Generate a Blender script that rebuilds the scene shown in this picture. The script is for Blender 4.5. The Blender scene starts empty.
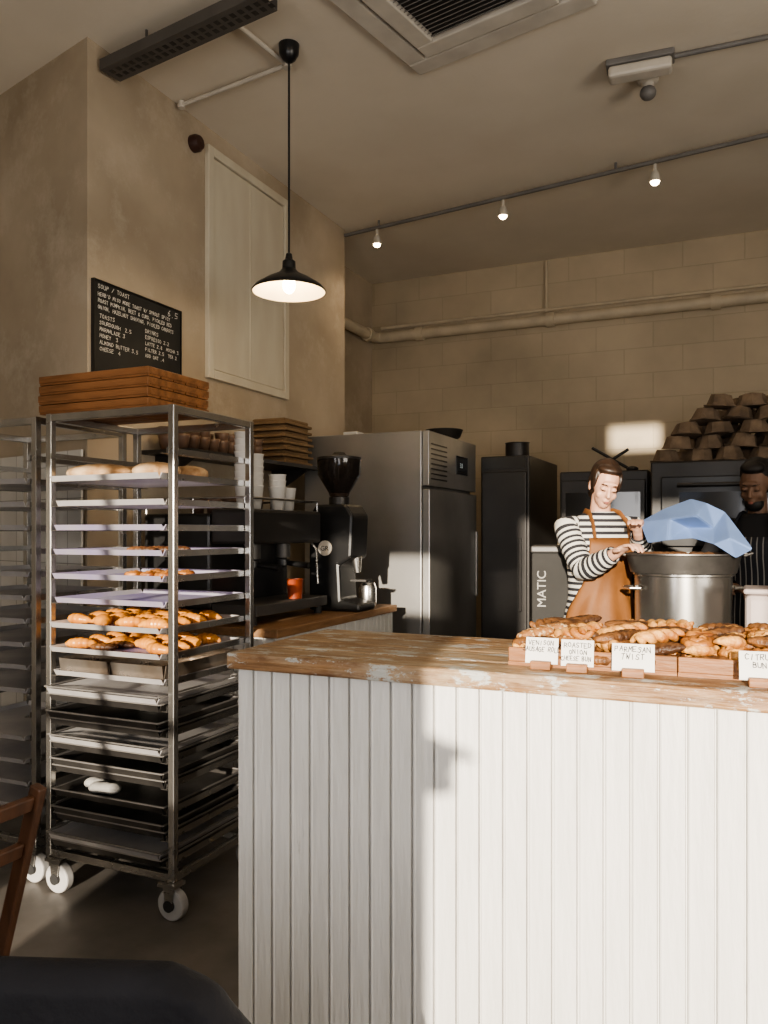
import bpy,bmesh,math,random
from mathutils import Vector,Matrix,Euler
random.seed(7)
scene=bpy.context.scene
C=scene.collection
V=Vector
F0=805.0;HY=531.0;H=1.35;TH=math.radians(24.15)
SN,CS=math.sin(TH),math.cos(TH)
def W(px,py=None,x=None,y=None,z=None,d=None):
    r=(px-384)/F0
    dx=CS*r-SN;dy=SN*r+CS
    if d is not None:t=d
    elif y is not None:t=y/dy
    elif x is not None:t=x/dx
    else:t=(H-z)*F0/(py-HY)
    zz=z if z is not None else (H-(py-HY)/F0*t if py is not None else 0)
    return V((dx*t,dy*t,zz))
# ---------------------------------------------------------------- materials
def mat(name,c,r=.6,m=0,c2=None,ns=6,st=(1,1,1),bump=0,bs=None,em=None,es=0,lo=.35,hi=.65,trans=0,alpha=1,coat=0,rv=0):
    M=bpy.data.materials.new(name);M.use_nodes=True
    N=M.node_tree.nodes;Lk=M.node_tree.links
    b=N['Principled BSDF']
    b.inputs['Roughness'].default_value=r;b.inputs['Metallic'].default_value=m
    b.inputs['Base Color'].default_value=(*c,1)
    b.inputs['Transmission Weight'].default_value=trans
    b.inputs['Alpha'].default_value=alpha
    b.inputs['Coat Weight'].default_value=coat
    tc=N.new('ShaderNodeTexCoord');mp=N.new('ShaderNodeMapping');mp.inputs['Scale'].default_value=st
    Lk.new(tc.outputs['Object'],mp.inputs['Vector'])
    nz=N.new('ShaderNodeTexNoise');nz.inputs['Scale'].default_value=ns;nz.inputs['Detail'].default_value=5
    Lk.new(mp.outputs['Vector'],nz.inputs['Vector'])
    if c2 is None:c2=tuple(v*.82 for v in c)
    cr=N.new('ShaderNodeValToRGB');cr.color_ramp.elements[0].position=lo;cr.color_ramp.elements[1].position=hi
    cr.color_ramp.elements[0].color=(*c,1);cr.color_ramp.elements[1].color=(*c2,1)
    Lk.new(nz.outputs['Fac'],cr.inputs['Fac']);Lk.new(cr.outputs['Color'],b.inputs['Base Color'])
    if rv:
        mr=N.new('ShaderNodeMapRange');mr.inputs['To Min'].default_value=max(0,r-rv);mr.inputs['To Max'].default_value=min(1,r+rv)
        Lk.new(nz.outputs['Fac'],mr.inputs['Value']);Lk.new(mr.outputs['Result'],b.inputs['Roughness'])
    if bump:
        n2=N.new('ShaderNodeTexNoise');n2.inputs['Scale'].default_value=bs or ns*4;n2.inputs['Detail'].default_value=4
        Lk.new(mp.outputs['Vector'],n2.inputs['Vector'])
        bp=N.new('ShaderNodeBump');bp.inputs['Strength'].default_value=bump;bp.inputs['Distance'].default_value=.01
        Lk.new(n2.outputs['Fac'],bp.inputs['Height']);Lk.new(bp.outputs['Normal'],b.inputs['Normal'])
    if em:
        b.inputs['Emission Color'].default_value=(*em,1);b.inputs['Emission Strength'].default_value=es
    return M
def brick(name,w,h,mo,ca,cb,cm,off,r,bump):
    M=mat(name,ca,r)
    N=M.node_tree.nodes;Lk=M.node_tree.links;b=N['Principled BSDF']
    tc=N['Texture Coordinate'];sx=N.new('ShaderNodeSeparateXYZ');cx=N.new('ShaderNodeCombineXYZ')
    Lk.new(tc.outputs['Object'],sx.inputs[0]);Lk.new(sx.outputs['X'],cx.inputs['X']);Lk.new(sx.outputs['Z'],cx.inputs['Y'])
    br=N.new('ShaderNodeTexBrick');br.inputs['Scale'].default_value=1;br.inputs['Brick Width'].default_value=w;br.offset=off
    br.inputs['Row Height'].default_value=h;br.inputs['Mortar Size'].default_value=mo;br.inputs['Mortar Smooth'].default_value=.8
    br.inputs['Color1'].default_value=(*ca,1);br.inputs['Color2'].default_value=(*cb,1);br.inputs['Mortar'].default_value=(*cm,1)
    Lk.new(cx.outputs[0],br.inputs['Vector'])
    nz=N.new('ShaderNodeTexNoise');nz.inputs['Scale'].default_value=1.6;nz.inputs['Detail'].default_value=6;Lk.new(tc.outputs['Object'],nz.inputs['Vector'])
    mr=N.new('ShaderNodeMapRange');mr.inputs['From Min'].default_value=.3;mr.inputs['From Max'].default_value=.7;mr.inputs['To Min'].default_value=.74;mr.inputs['To Max'].default_value=1.08
    Lk.new(nz.outputs['Fac'],mr.inputs['Value'])
    vm=N.new('ShaderNodeVectorMath');vm.operation='SCALE';Lk.new(br.outputs['Color'],vm.inputs[0]);Lk.new(mr.outputs['Result'],vm.inputs['Scale'])
    Lk.new(vm.outputs[0],b.inputs['Base Color'])
    bp=N.new('ShaderNodeBump');bp.inputs['Strength'].default_value=bump;bp.inputs['Distance'].default_value=.008;bp.invert=True
    Lk.new(br.outputs['Fac'],bp.inputs['Height']);Lk.new(bp.outputs['Normal'],b.inputs['Normal'])
    return M
def stripemat(name,ca,cb,freq,duty=.5,r=.85):
    M=bpy.data.materials.new(name);M.use_nodes=True
    N=M.node_tree.nodes;Lk=M.node_tree.links;b=N['Principled BSDF'];b.inputs['Roughness'].default_value=r
    at=N.new('ShaderNodeAttribute');at.attribute_name='s'
    m1=N.new('ShaderNodeMath');m1.operation='MULTIPLY';m1.inputs[1].default_value=freq
    m2=N.new('ShaderNodeMath');m2.operation='FRACT';m3=N.new('ShaderNodeMath');m3.operation='GREATER_THAN';m3.inputs[1].default_value=duty
    Lk.new(at.outputs['Fac'],m1.inputs[0]);Lk.new(m1.outputs[0],m2.inputs[0]);Lk.new(m2.outputs[0],m3.inputs[0])
    mx=N.new('ShaderNodeMix');mx.data_type='RGBA';mx.inputs[6].default_value=(*ca,1);mx.inputs[7].default_value=(*cb,1)
    Lk.new(m3.outputs[0],mx.inputs[0]);Lk.new(mx.outputs[2],b.inputs['Base Color'])
    return M
def overlay(M,col,scale,st,lo,hi,amt,rough=.75):
    N=M.node_tree.nodes;Lk=M.node_tree.links;b=N['Principled BSDF']
    base=[l for l in Lk if l.to_socket==b.inputs['Base Color']][0].from_socket
    tc=N['Texture Coordinate'];mp=N.new('ShaderNodeMapping');mp.inputs['Scale'].default_value=st
    mp.inputs['Location'].default_value=(scale,.3,.7)
    Lk.new(tc.outputs['Object'],mp.inputs['Vector'])
    nz=N.new('ShaderNodeTexNoise');nz.inputs['Scale'].default_value=scale;nz.inputs['Detail'].default_value=8;nz.inputs['Roughness'].default_value=rough
    Lk.new(mp.outputs['Vector'],nz.inputs['Vector'])
    cr=N.new('ShaderNodeValToRGB');cr.color_ramp.elements[0].position=lo;cr.color_ramp.elements[1].position=hi
    cr.color_ramp.elements[0].color=(0,0,0,1);cr.color_ramp.elements[1].color=(amt,amt,amt,1)
    Lk.new(nz.outputs['Fac'],cr.inputs['Fac'])
    mx=N.new('ShaderNodeMix');mx.data_type='RGBA';mx.inputs[7].default_value=(*col,1)
    Lk.new(cr.outputs['Color'],mx.inputs[0]);Lk.new(base,mx.inputs[6]);Lk.new(mx.outputs[2],b.inputs['Base Color'])
    return M
m_top=mat('reclaimed_wood',(.36,.21,.10),.45,c2=(.15,.075,.035),ns=5,st=(1.2,14,14),bump=.6,bs=8,rv=.15,lo=.3,hi=.7)
overlay(m_top,(.52,.42,.29),3,(1,3,3),.42,.65,.7)
overlay(m_top,(.52,.54,.52),9,(1,2.2,2.2),.54,.58,.85)
m_ceil=mat('ceiling_plaster',(.78,.71,.60),.9,c2=(.71,.64,.53),ns=1.5,bump=.08,bs=40)
m_lwall=mat('left_plaster',(.54,.455,.345),.75,c2=(.35,.285,.205),ns=1.5,bump=.25,bs=7,lo=.3,hi=.7,rv=.1)
overlay(m_lwall,(.60,.53,.43),3,(1,1,1),.5,.7,.5)
m_block=brick('painted_block',.44,.2,.005,(.55,.46,.33),(.52,.435,.31),(.465,.39,.275),.5,.6,.3)
m_tile=brick('white_tile',.15,.15,.003,(.82,.80,.75),(.78,.76,.71),(.36,.34,.3),0,.25,.3)
m_plain=mat('plain_wall',(.62,.57,.49),.9)
m_floor=mat('concrete_floor',(.22,.20,.18),.4,c2=(.13,.12,.108),ns=3,bump=.1,rv=.15)
m_white=mat('white_painted_wood',(.73,.72,.695),.45,c2=(.66,.65,.625),ns=3,st=(5,5,.8),bump=.35,bs=12,lo=.4,hi=.75)
overlay(m_white,(.48,.46,.42),14,(1,1,.25),.66,.72,.5)
m_cream=mat('cream_painted_wood',(.66,.61,.49),.55,c2=(.59,.53,.42),ns=2,st=(3,3,1),bump=.05)
m_wood=mat('tray_wood',(.34,.15,.058),.5,c2=(.18,.078,.028),ns=4,st=(1.5,12,12),bump=.2,lo=.3,hi=.7)
m_wood2=mat('station_wood',(.30,.17,.085),.5,c2=(.2,.11,.05),ns=4,st=(12,1.5,12),bump=.2)
m_dwood=mat('chair_wood',(.09,.04,.02),.4,c2=(.05,.022,.011),ns=5,st=(8,8,1.5))
m_steel=mat('brushed_steel',(.55,.54,.52),.28,.95,c2=(.42,.41,.39),ns=4,st=(1,1,20),rv=.1)
m_rack=mat('rack_steel',(.58,.565,.54),.25,.92,c2=(.42,.41,.39),ns=5,rv=.1)
m_ts=mat('aluminium_tray',(.74,.72,.70),.33,.5,c2=(.58,.56,.57),ns=5,rv=.1)
m_tsp=mat('violet_reflection_tint',(.50,.43,.68),.33,.5,c2=(.64,.62,.64),ns=4,rv=.1)  # violet reflection painted into the metal colour of the middle trays
m_side=mat('fridge_side_steel',(.46,.45,.435),.36,.72,c2=(.36,.355,.34),ns=2.5,rv=.12)
m_pot=mat('pot_steel',(.46,.45,.43),.25,.95,c2=(.36,.35,.33),ns=3,rv=.08)
m_mach=mat('dull_dark_steel',(.12,.115,.11),.5,.5)
m_panel=mat('matt_dark_panel',(.04,.039,.037),.85)
m_letter=mat('grey_lettering',(.42,.41,.39),.7)
m_tray=mat('used_baking_tray',(.19,.18,.17),.35,.8,c2=(.085,.08,.075),ns=5,rv=.15)
m_rim=mat('worn_tray_rim',(.52,.50,.48),.35,.8)
m_tin=mat('loaf_tin',(.54,.49,.44),.3,.85,c2=(.33,.27,.21),ns=6,rv=.1)
m_paper=mat('baking_paper',(.60,.58,.66),.55,c2=(.36,.31,.55),ns=4,bump=.3,bs=14)
m_black=mat('black_enamel',(.012,.012,.013),.3,c2=(.02,.02,.02))
m_dark=mat('dark_appliance',(.032,.030,.029),.4,.3,c2=(.045,.042,.04),ns=3)
m_dark2=mat('dark_glass',(.01,.01,.011),.12,0,coat=.3)
m_grey=mat('grey_plastic',(.20,.19,.18),.5)
m_grille=mat('grille_grey',(.22,.20,.18),.6)
m_traymetal=mat('cable_tray_metal',(.11,.10,.09),.6)
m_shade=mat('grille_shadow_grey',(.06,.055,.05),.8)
m_lgrey=mat('light_grey_plastic',(.66,.61,.53),.45)
m_wheel=mat('grey_rubber',(.50,.49,.48),.5)
m_rub=mat('dark_rubber',(.03,.03,.03),.6)
m_chalk=mat('chalkboard_black',(.016,.016,.016),.7,c2=(.03,.03,.028),ns=4)
m_chtext=mat('chalk_white',(.85,.83,.78),.9)
m_shin=mat('shade_inside_glow',(.9,.8,.62),.5,em=(1,.72,.38),es=.35)  # white lining with its own warm glow, standing in for bulb light
m_bulb=mat('lit_bulb',(1,.9,.7),.3,em=(1,.78,.45),es=30)
m_spot=mat('lit_spot',(1,.9,.7),.3,em=(1,.78,.5),es=25)
m_pipe=mat('painted_pipe',(.64,.55,.41),.5)
m_kraft=mat('kraft_card',(.25,.165,.09),.85,c2=(.19,.12,.06),ns=8)
m_pulp=mat('grey_brown_pulp',(.22,.16,.11),.95,c2=(.11,.08,.055),ns=9,bump=.8,bs=40)
m_cup=mat('white_paper_cup',(.72,.70,.66),.6)
m_bcup=mat('stoneware_cup',(.16,.10,.07),.4)
m_card=mat('white_card',(.82,.81,.78),.8)
m_ink=mat('black_ink',(.01,.01,.015),.8)
m_gold=mat('croissant_crust',(.78,.36,.07),.32,c2=(.46,.15,.025),ns=12,bump=.35,bs=40,lo=.3,hi=.7,coat=.25)
m_gold2=mat('flaky_crust',(.74,.40,.13),.45,c2=(.32,.11,.025),ns=26,bump=.8,bs=70,lo=.38,hi=.66)
m_crust=mat('golden_crust',(.56,.24,.06),.4,c2=(.20,.065,.018),ns=20,bump=.6,bs=60,lo=.32,hi=.62,coat=.15)
m_crust2=mat('dark_crust',(.26,.115,.04),.45,c2=(.06,.026,.012),ns=22,bump=.8,bs=70,lo=.35,hi=.58)
m_seed=mat('seeded_crust',(.33,.15,.05),.6,c2=(.60,.44,.27),ns=110,bump=.8,bs=120,lo=.54,hi=.60)
m_loaf=mat('floured_loaf',(.68,.50,.31),.7,c2=(.38,.21,.09),ns=12,st=(1,2.5,1),bump=.4)
m_skin=mat('skin',(.60,.36,.26),.5,c2=(.53,.30,.21),ns=8)
m_skin2=mat('skin_shaded',(.20,.115,.075),.6)  # skin colour darkened to put the man in shadow
m_hair=mat('dark_brown_hair',(.016,.009,.006),.45,c2=(.035,.018,.010),ns=20,st=(5,1,1))
m_hair2=mat('black_hair',(.012,.010,.009),.6)
m_lip=mat('lips',(.36,.13,.10),.5)
m_apron=mat('rust_leather_apron',(.24,.10,.03),.65,c2=(.15,.06,.017),ns=4,bump=.3)
m_trous=mat('dark_trousers',(.03,.03,.035),.9)
m_stripe=stripemat('breton_stripes',(.02,.02,.025),(.60,.58,.54),36,.5)
m_pin=stripemat('butcher_stripes',(.014,.016,.024),(.25,.245,.24),38,.8)
m_tee=mat('black_cotton',(.015,.015,.018),.9)
m_blue=mat('blue_paper',(.15,.235,.44),.8,c2=(.12,.19,.37),ns=3,bump=.2,bs=9)
m_leather=mat('black_fabric',(.006,.006,.009),.85,c2=(.012,.012,.016),ns=6,bump=.3,bs=60)
m_hop=mat('smoked_hopper',(.05,.04,.035),.08,trans=.5,alpha=.85)
m_beans=mat('coffee_beans',(.04,.02,.01),.5,bump=1,bs=90)
m_orange=mat('orange_plastic',(.40,.08,.03),.4)
m_tub=mat('pale_plastic',(.46,.39,.37),.5)
m_cloth=mat('white_cloth',(.6,.58,.54),.9,bump=.4)
m_food=mat('roast_filling',(.10,.05,.025),.5,c2=(.22,.11,.05),ns=20,bump=1,bs=30)
# ---------------------------------------------------------------- geometry
class B:
    def __init__(s):s.bm=bmesh.new()
    def _x(s,vs,M):
        if M is not None:
            for v in vs:v.co=M@v.co
        return vs
    def box(s,x0,y0,z0,x1,y1,z1,M=None):
        r=bmesh.ops.create_cube(s.bm,size=1)['verts']
        for v in r:
            v.co=V((x0+(v.co.x+.5)*(x1-x0),y0+(v.co.y+.5)*(y1-y0),z0+(v.co.z+.5)*(z1-z0)))
        s._x(r,M);return s
    def bx(s,c,sz,rot=(0,0,0)):
        M=Matrix.Translation(V(c))@Euler(rot).to_matrix().to_4x4()
        return s.box(-sz[0]/2,-sz[1]/2,-sz[2]/2,sz[0]/2,sz[1]/2,sz[2]/2,M)
    def beam(s,p0,p1,w,h):
        p0,p1=V(p0),V(p1);d=(p1-p0);L=d.length
        q=d.to_track_quat('X','Z').to_matrix().to_4x4()
        return s.box(0,-w/2,-h/2,L,w/2,h/2,Matrix.Translation(p0)@q)
    def sweep(s,pts,rad,seg=12,cap=True,flat=1.0):
        pts=[V(p) for p in pts]
        if not hasattr(rad,'__len__'):rad=[rad]*len(pts)
        T=[]
        for i in range(len(pts)):
            a=pts[max(0,i-1)];b=pts[min(len(pts)-1,i+1)];T.append((b-a).normalized())
        up=V((0,0,1)) if abs(T[0].z)<.9 else V((1,0,0))
        n=T[0].cross(up).normalized();rings=[]
        for i,p in enumerate(pts):
            n=(n-T[i]*n.dot(T[i])).normalized();b=T[i].cross(n)
            rings.append([s.bm.verts.new(p+(n*math.cos(2*math.pi*k/seg)+b*flat*math.sin(2*math.pi*k/seg))*rad[i]) for k in range(seg)])
        for i in range(len(rings)-1):
            for k in range(seg):
                s.bm.faces.new((rings[i][k],rings[i][(k+1)%seg],rings[i+1][(k+1)%seg],rings[i+1][k]))
        if cap:
            s.bm.faces.new(rings[0][::-1]);s.bm.faces.new(rings[-1])
        return s
    def cyl(s,p0,p1,r0,r1=None,seg=20):
        return s.sweep([p0,p1],[r0,r0 if r1 is None else r1],seg)
    def lathe(s,prof,c=(0,0,0),seg=28,M=None,sx=1,sy=1,cap=True):
        c=V(c);rings=[];vs=[]
        for r,z in prof:
            ring=[s.bm.verts.new(c+V((r*sx*math.cos(2*math.pi*k/seg),r*sy*math.sin(2*math.pi*k/seg),z))) for k in range(seg)]
            rings.append(ring);vs+=ring
        for i in range(len(rings)-1):
            for k in range(seg):
                s.bm.faces.new((rings[i][k],rings[i][(k+1)%seg],rings[i+1][(k+1)%seg],rings[i+1][k]))
        if cap:
            if prof[0][0]>1e-4:s.bm.faces.new(rings[0][::-1])
            if prof[-1][0]>1e-4:s.bm.faces.new(rings[-1])
        s._x(vs,M);return s
    def ell(s,c,r,rot=(0,0,0),M=None,u=16,v=10):
        q=bmesh.ops.create_uvsphere(s.bm,u_segments=u,v_segments=v,radius=1)['verts']
        R=Euler(rot).to_matrix()
        for w in q:
            w.co=R@V((w.co.x*r[0],w.co.y*r[1],w.co.z*r[2]))+V(c)
        s._x(q,M);return s
    def cap(s,p0,p1,r0,r1=None,M=None):
        r1=r0 if r1 is None else r1;p0,p1=V(p0),V(p1)
        if M is not None:p0,p1=M@p0,M@p1
        s.sweep([p0,p1],[r0,r1],12)
        s.ell(p0,(r0*1.01,)*3,u=12,v=8);s.ell(p1,(r1*1.01,)*3,u=12,v=8);return s
    def poly(s,pts,a,b,M=None,axis='y'):
        def q(p,t):
            return V((p[0],t,p[1])) if axis=='y' else (V((t,p[0],p[1])) if axis=='x' else V((p[0],p[1],t)))
        A=[s.bm.verts.new(q(p,a)) for p in pts];Bv=[s.bm.verts.new(q(p,b)) for p in pts]
        s.bm.faces.new(A);s.bm.faces.new(Bv[::-1])
        for i in range(len(pts)):
            j=(i+1)%len(pts);s.bm.faces.new((A[j],A[i],Bv[i],Bv[j]))
        s._x(A+Bv,M);return s
    def mesh(s,name):
        bmesh.ops.recalc_face_normals(s.bm,faces=s.bm.faces)
        me=bpy.data.meshes.new(name);s.bm.to_mesh(me);s.bm.free();return me
    def build(s,name,m,parent=None,smooth=False,bev=0,sub=0,solid=0,kind=None,label=None):
        me=s.mesh(name);me.materials.append(m)
        if smooth:
            for p in me.polygons:p.use_smooth=True
        return put(name,me,parent,bev,sub,solid,kind,label,smooth)
def put(name,me,parent=None,bev=0,sub=0,solid=0,kind=None,label=None,smooth=False):
    o=bpy.data.objects.new(name,me);C.objects.link(o)
    if parent:o.parent=parent
    if solid:
        q=o.modifiers.new('s','SOLIDIFY');q.thickness=solid;q.offset=0
    if bev:
        q=o.modifiers.new('b','BEVEL');q.width=bev;q.segments=2;q.limit_method='ANGLE';q.angle_limit=.6
    if sub:
        q=o.modifiers.new('u','SUBSURF');q.levels=sub;q.render_levels=sub
    if smooth and not sub:
        try:me.set_sharp_from_angle(angle=math.radians(40))
        except Exception:pass
    if kind:o['kind']=kind
    if label:o['label']=label
    return o
def tag(o,label,cat,group=None):
    o['label']=label;o['category']=cat
    if group:o['group']=group
    return o
def thing(name,label,cat,loc=(0,0,0),rz=0,group=None):
    o=bpy.data.objects.new(name,None);C.objects.link(o);o.location=loc;o.rotation_euler=(0,0,rz);o.empty_display_size=.1
    return tag(o,label,cat,group)
def struct(o):o['kind']='structure';return o
def text(body,size,loc,M3,m,parent,name='lettering',ext=.0004,align='LEFT',sx=1,bold=0,shear=0):
    cu=bpy.data.curves.new('t','FONT');cu.body=body;cu.size=size;cu.extrude=ext;cu.align_x=align;cu.shear=shear;cu.offset=bold
    o=bpy.data.objects.new('t',cu);C.objects.link(o);bpy.context.view_layer.update()
    me=bpy.data.meshes.new_from_object(o.evaluated_get(bpy.context.evaluated_depsgraph_get()))
    bpy.data.objects.remove(o)
    T=Matrix.Translation(V(loc))@M3.to_4x4()@Matrix.Diagonal((sx,1,1,1));me.transform(T)
    me.materials.clear();me.materials.append(m)
    return put(name,me,parent)
GL={'A':"0,0 2,6 4,0|1,2.4 3,2.4",'B':"0,0 0,6 3,5.6 3,3.6 0,3 3.6,2.6 3.4,.4 0,0",'C':"4,5 2.5,6 .5,4.5 .3,1.5 2,0 4,1",'D':"0,0 0,6 2.6,5.4 4,3 2.6,.6 0,0",'E':"4,6 0,6 0,0 4,0|0,3 3,3",'F':"4,6 0,6 0,0|0,3 3,3",'G':"4,5 2.5,6 .5,4.5 .3,1.5 2,0 4,1 4,3 2.4,3",'H':"0,0 0,6|4,0 4,6|0,3 4,3",'I':"2,0 2,6",'J':"3,6 3,1 1.5,0 0,1",'K':"0,0 0,6|4,6 0,2.6|1.2,3.4 4,0",'L':"0,6 0,0 4,0",'M':"0,0 .5,6 2,2 3.5,6 4,0",'N':"0,0 0,6 4,0 4,6",'O':"2,6 .3,4.5 .3,1.5 2,0 3.7,1.5 3.7,4.5 2,6",'P':"0,0 0,6 3.4,5.6 3.4,3.4 0,2.8",'Q':"2,6 .3,4.5 .3,1.5 2,0 3.7,1.5 3.7,4.5 2,6|2.5,1.5 4,0",'R':"0,0 0,6 3.4,5.6 3.4,3.4 0,2.8|1.4,2.9 4,0",'S':"4,5 2.4,6 .5,5 .8,3.6 3.4,2.6 3.6,1 2,0 0,.8",'T':"0,6 4,6|2,6 2,0",'U':"0,6 .2,1 2,0 3.8,1 4,6",'V':"0,6 2,0 4,6",'W':"0,6 1,0 2,4 3,0 4,6",'X':"0,0 4,6|0,6 4,0",'Y':"0,6 2,3 4,6|2,3 2,0",'Z':"0,6 4,6 0,0 4,0",'0':"2,6 .3,4.5 .3,1.5 2,0 3.7,1.5 3.7,4.5 2,6",'1':"1,5 2,6 2,0",'2':"0,5 2,6 3.8,4.6 0,0 4,0",'3':"0,6 4,6 1.8,3.4 4,2 3,.2 0,.4",'4':"3,0 3,6 0,2 4,2",'5':"4,6 .5,6 .3,3.4 3.6,3 3.6,.8 0,.2",'6':"3.6,6 .6,3 .4,1 2,0 3.8,1.4 2.4,3.2 .5,2.2",'8':"2,3.2 .4,4.6 2,6 3.6,4.6 2,3.2 .2,1.4 2,0 3.8,1.4 2,3.2",'.':"1,0 1.6,.4",',':"1.4,.5 1,-1",'/':"0,0 4,6",'&':"4,0 .8,5 2,6 3,5 .4,1.4 1.6,0 4,2.4","'":"2,6 1.8,4.6"}
def hand(body,h,w,loc,M3,m,parent,T=None,center=False,asp=.62,jit=.22):
    k=h/6;kx=k*asp*1.5;adv=kx*5.6;L=len(body)*adv;x=-L/2 if center else 0;bm=bmesh.new()
    for ch in body:
        if ch in GL:
            dy=random.uniform(-.4,.4)*k*jit/.22;sk=random.uniform(-.05,.15)
            for st in GL[ch].split('|'):
                P=[]
                for q in st.split():
                    a,b=[float(v) for v in q.split(',')]
                    a+=random.uniform(-jit,jit);b+=random.uniform(-jit,jit)
                    P.append(V((x+a*kx+b*k*sk,b*k+dy,0)))
                for a,b in zip(P,P[1:]):
                    d=(b-a)
                    if d.length<1e-6:continue
                    d.normalize();n=V((-d.y,d.x,0))*w/2;e=d*w*.4
                    bm.faces.new([bm.verts.new(v) for v in (a-e-n,b+e-n,b+e+n,a-e+n)])
        x+=adv
    me=bpy.data.meshes.new('lettering');bm.to_mesh(me);bm.free()
    me.transform(Matrix.Translation(V(loc))@M3.to_4x4())
    if T is not None:me.transform(T)
    me.materials.append(m)
    return put('lettering',me,parent)
def basis(r,u):
    r=V(r).normalized();u=V(u).normalized();n=r.cross(u)
    return Matrix((r,u,n)).transposed()
ON_LEFT=basis((0,1,0),(0,0,1))
ON_FRONT=basis((1,0,0),(0,0,1))
def blob(name,b,vox,m,parent,sm=4):
    me=b.mesh('tmp');o=bpy.data.objects.new('tmp',me);C.objects.link(o)
    q=o.modifiers.new('r','REMESH');q.mode='VOXEL';q.voxel_size=vox
    q=o.modifiers.new('s','SMOOTH');q.factor=.5;q.iterations=sm
    bpy.context.view_layer.update()
    m2=bpy.data.meshes.new_from_object(o.evaluated_get(bpy.context.evaluated_depsgraph_get()))
    bpy.data.objects.remove(o);m2.materials.clear();m2.materials.append(m)
    for p in m2.polygons:p.use_smooth=True
    m2.name=name
    return put(name,m2,parent)
# ---------------------------------------------------------------- room
XW=-2.73;ZC=3.6;YB=6.65
YF=-1.2
struct(B().box(-5,-1.3,-.1,3.3,6.75,0).build('floor',m_floor))
struct(B().box(-5,-1.3,ZC,3.3,6.75,ZC+.1).build('ceiling',m_ceil))
b=B();b.poly([(XW,2.79),(XW,5.37),(-3.1,5.37),(-3.1,6.75),(-3.25,6.75),(-5,6.75),(-5,3.343)],0,ZC,axis='z')
struct(b.build('wall_left',m_lwall))
struct(B().box(-3.1,YB,0,3.3,YB+.1,ZC).build('wall_back',m_block))
struct(B().box(3.2,-1.3,0,3.3,YB,ZC).build('wall_right',m_plain))
struct(B().box(-5.1,-1.3,0,-5,3.4,ZC).build('wall_far_left',m_plain))
# front wall behind the viewer, with unseen openings placed to shape the sun patches (x0,z0,x1,z1)
OP=[(-1.75,.95,-1.05,2.15),(-1.88,.30,-1.52,.66),(-.98,1.76,-.50,2.12),(-.07,.4,.98,2.5),(.58,3.25,.98,3.45)]
xs=sorted({-5,3.2}|{o[0] for o in OP}|{o[2] for o in OP});zs=sorted({0,ZC}|{o[1] for o in OP}|{o[3] for o in OP})
b=B()
for i in range(len(xs)-1):
    run=None
    for j in range(len(zs)-1):
        cx_,cz_=(xs[i]+xs[i+1])/2,(zs[j]+zs[j+1])/2
        hole=any(o[0]<cx_<o[2] and o[1]<cz_<o[3] for o in OP)
        if not hole and run is None:run=zs[j]
        if hole and run is not None:
            b.box(xs[i],-1.3,run,xs[i+1],YF,zs[j]);run=None
    if run is not None:b.box(xs[i],-1.3,run,xs[i+1],YF,ZC)
struct(b.build('wall_front',m_plain))
b=B();b.box(-.13,-1.28,.36,-.07,-1.22,2.54);b.box(.98,-1.28,.36,1.04,-1.22,2.54)
b.ell((-.06,-1.25,1.31),(.065,.02,.055));b.ell((0,-1.25,1.335),(.055,.02,.014),(0,.25,0));b.ell((-.045,-1.25,1.26),(.05,.02,.03))  # unseen lumps added to cast the bulging shadow on the counter front
struct(b.build('window_1_shadow_shape',m_cream))
b=B();b.box(-1.75,-1.27,1.2,-1.05,-1.23,1.25);b.box(-1.42,-1.27,.95,-1.38,-1.23,2.15)  # bars across the unseen opening placed to let sun onto the rack
struct(b.build('window_2',m_cream))
M=Matrix.Translation(V((XW-.01,2.775,0)))@Matrix.Rotation(math.pi-math.atan2(.553,2.27),4,'Z')
struct(B().box(.0,0,0,1.6,.012,1.72,M).build('trim_1',m_tile))
# ---------------------------------------------------------------- back wall pipes
def sk(pts,r,name,m,parent):return B().sweep(pts,r,14).build(name,m,parent,smooth=True)
t=thing('water_pipe','thick painted pipe running across the upper back wall','pipe',(0,YB-.08,3.08))
sk([(-2.98,0,0),(1.8,0,0)],.045,'pipe_run',m_pipe,t)
sk([(-2.96,.0,0),(-3.0,-.015,0),(-3.02,-.06,0),(-3.03,-.12,0),(-3.03,-1.05,0)],.045,'pipe_elbow',m_pipe,t)
for x in (-2.6,-1.45,-.2,.9):
    B().cyl((x-.035,0,0),(x+.035,0,0),.058).build('coupling',m_pipe,t,smooth=True)
    B().box(x+.1,.0,-.015,x+.12,.076,.015).build('bracket',m_pipe,t)
B().cyl((-3.03,-.12,0),(-3.03,-.19,0),.058).build('coupling',m_pipe,t,smooth=True)
t=thing('thin_pipe','slim conduit dropping from ceiling to the thick pipe','conduit',(-1.5,YB-.02,3.16))
sk([(0,0,0),(0,0,.42)],.012,'conduit',m_pipe,t);sk([(-1.5,.0,.02),(1.8,0,.02)],.014,'branch',m_pipe,t)
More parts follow.
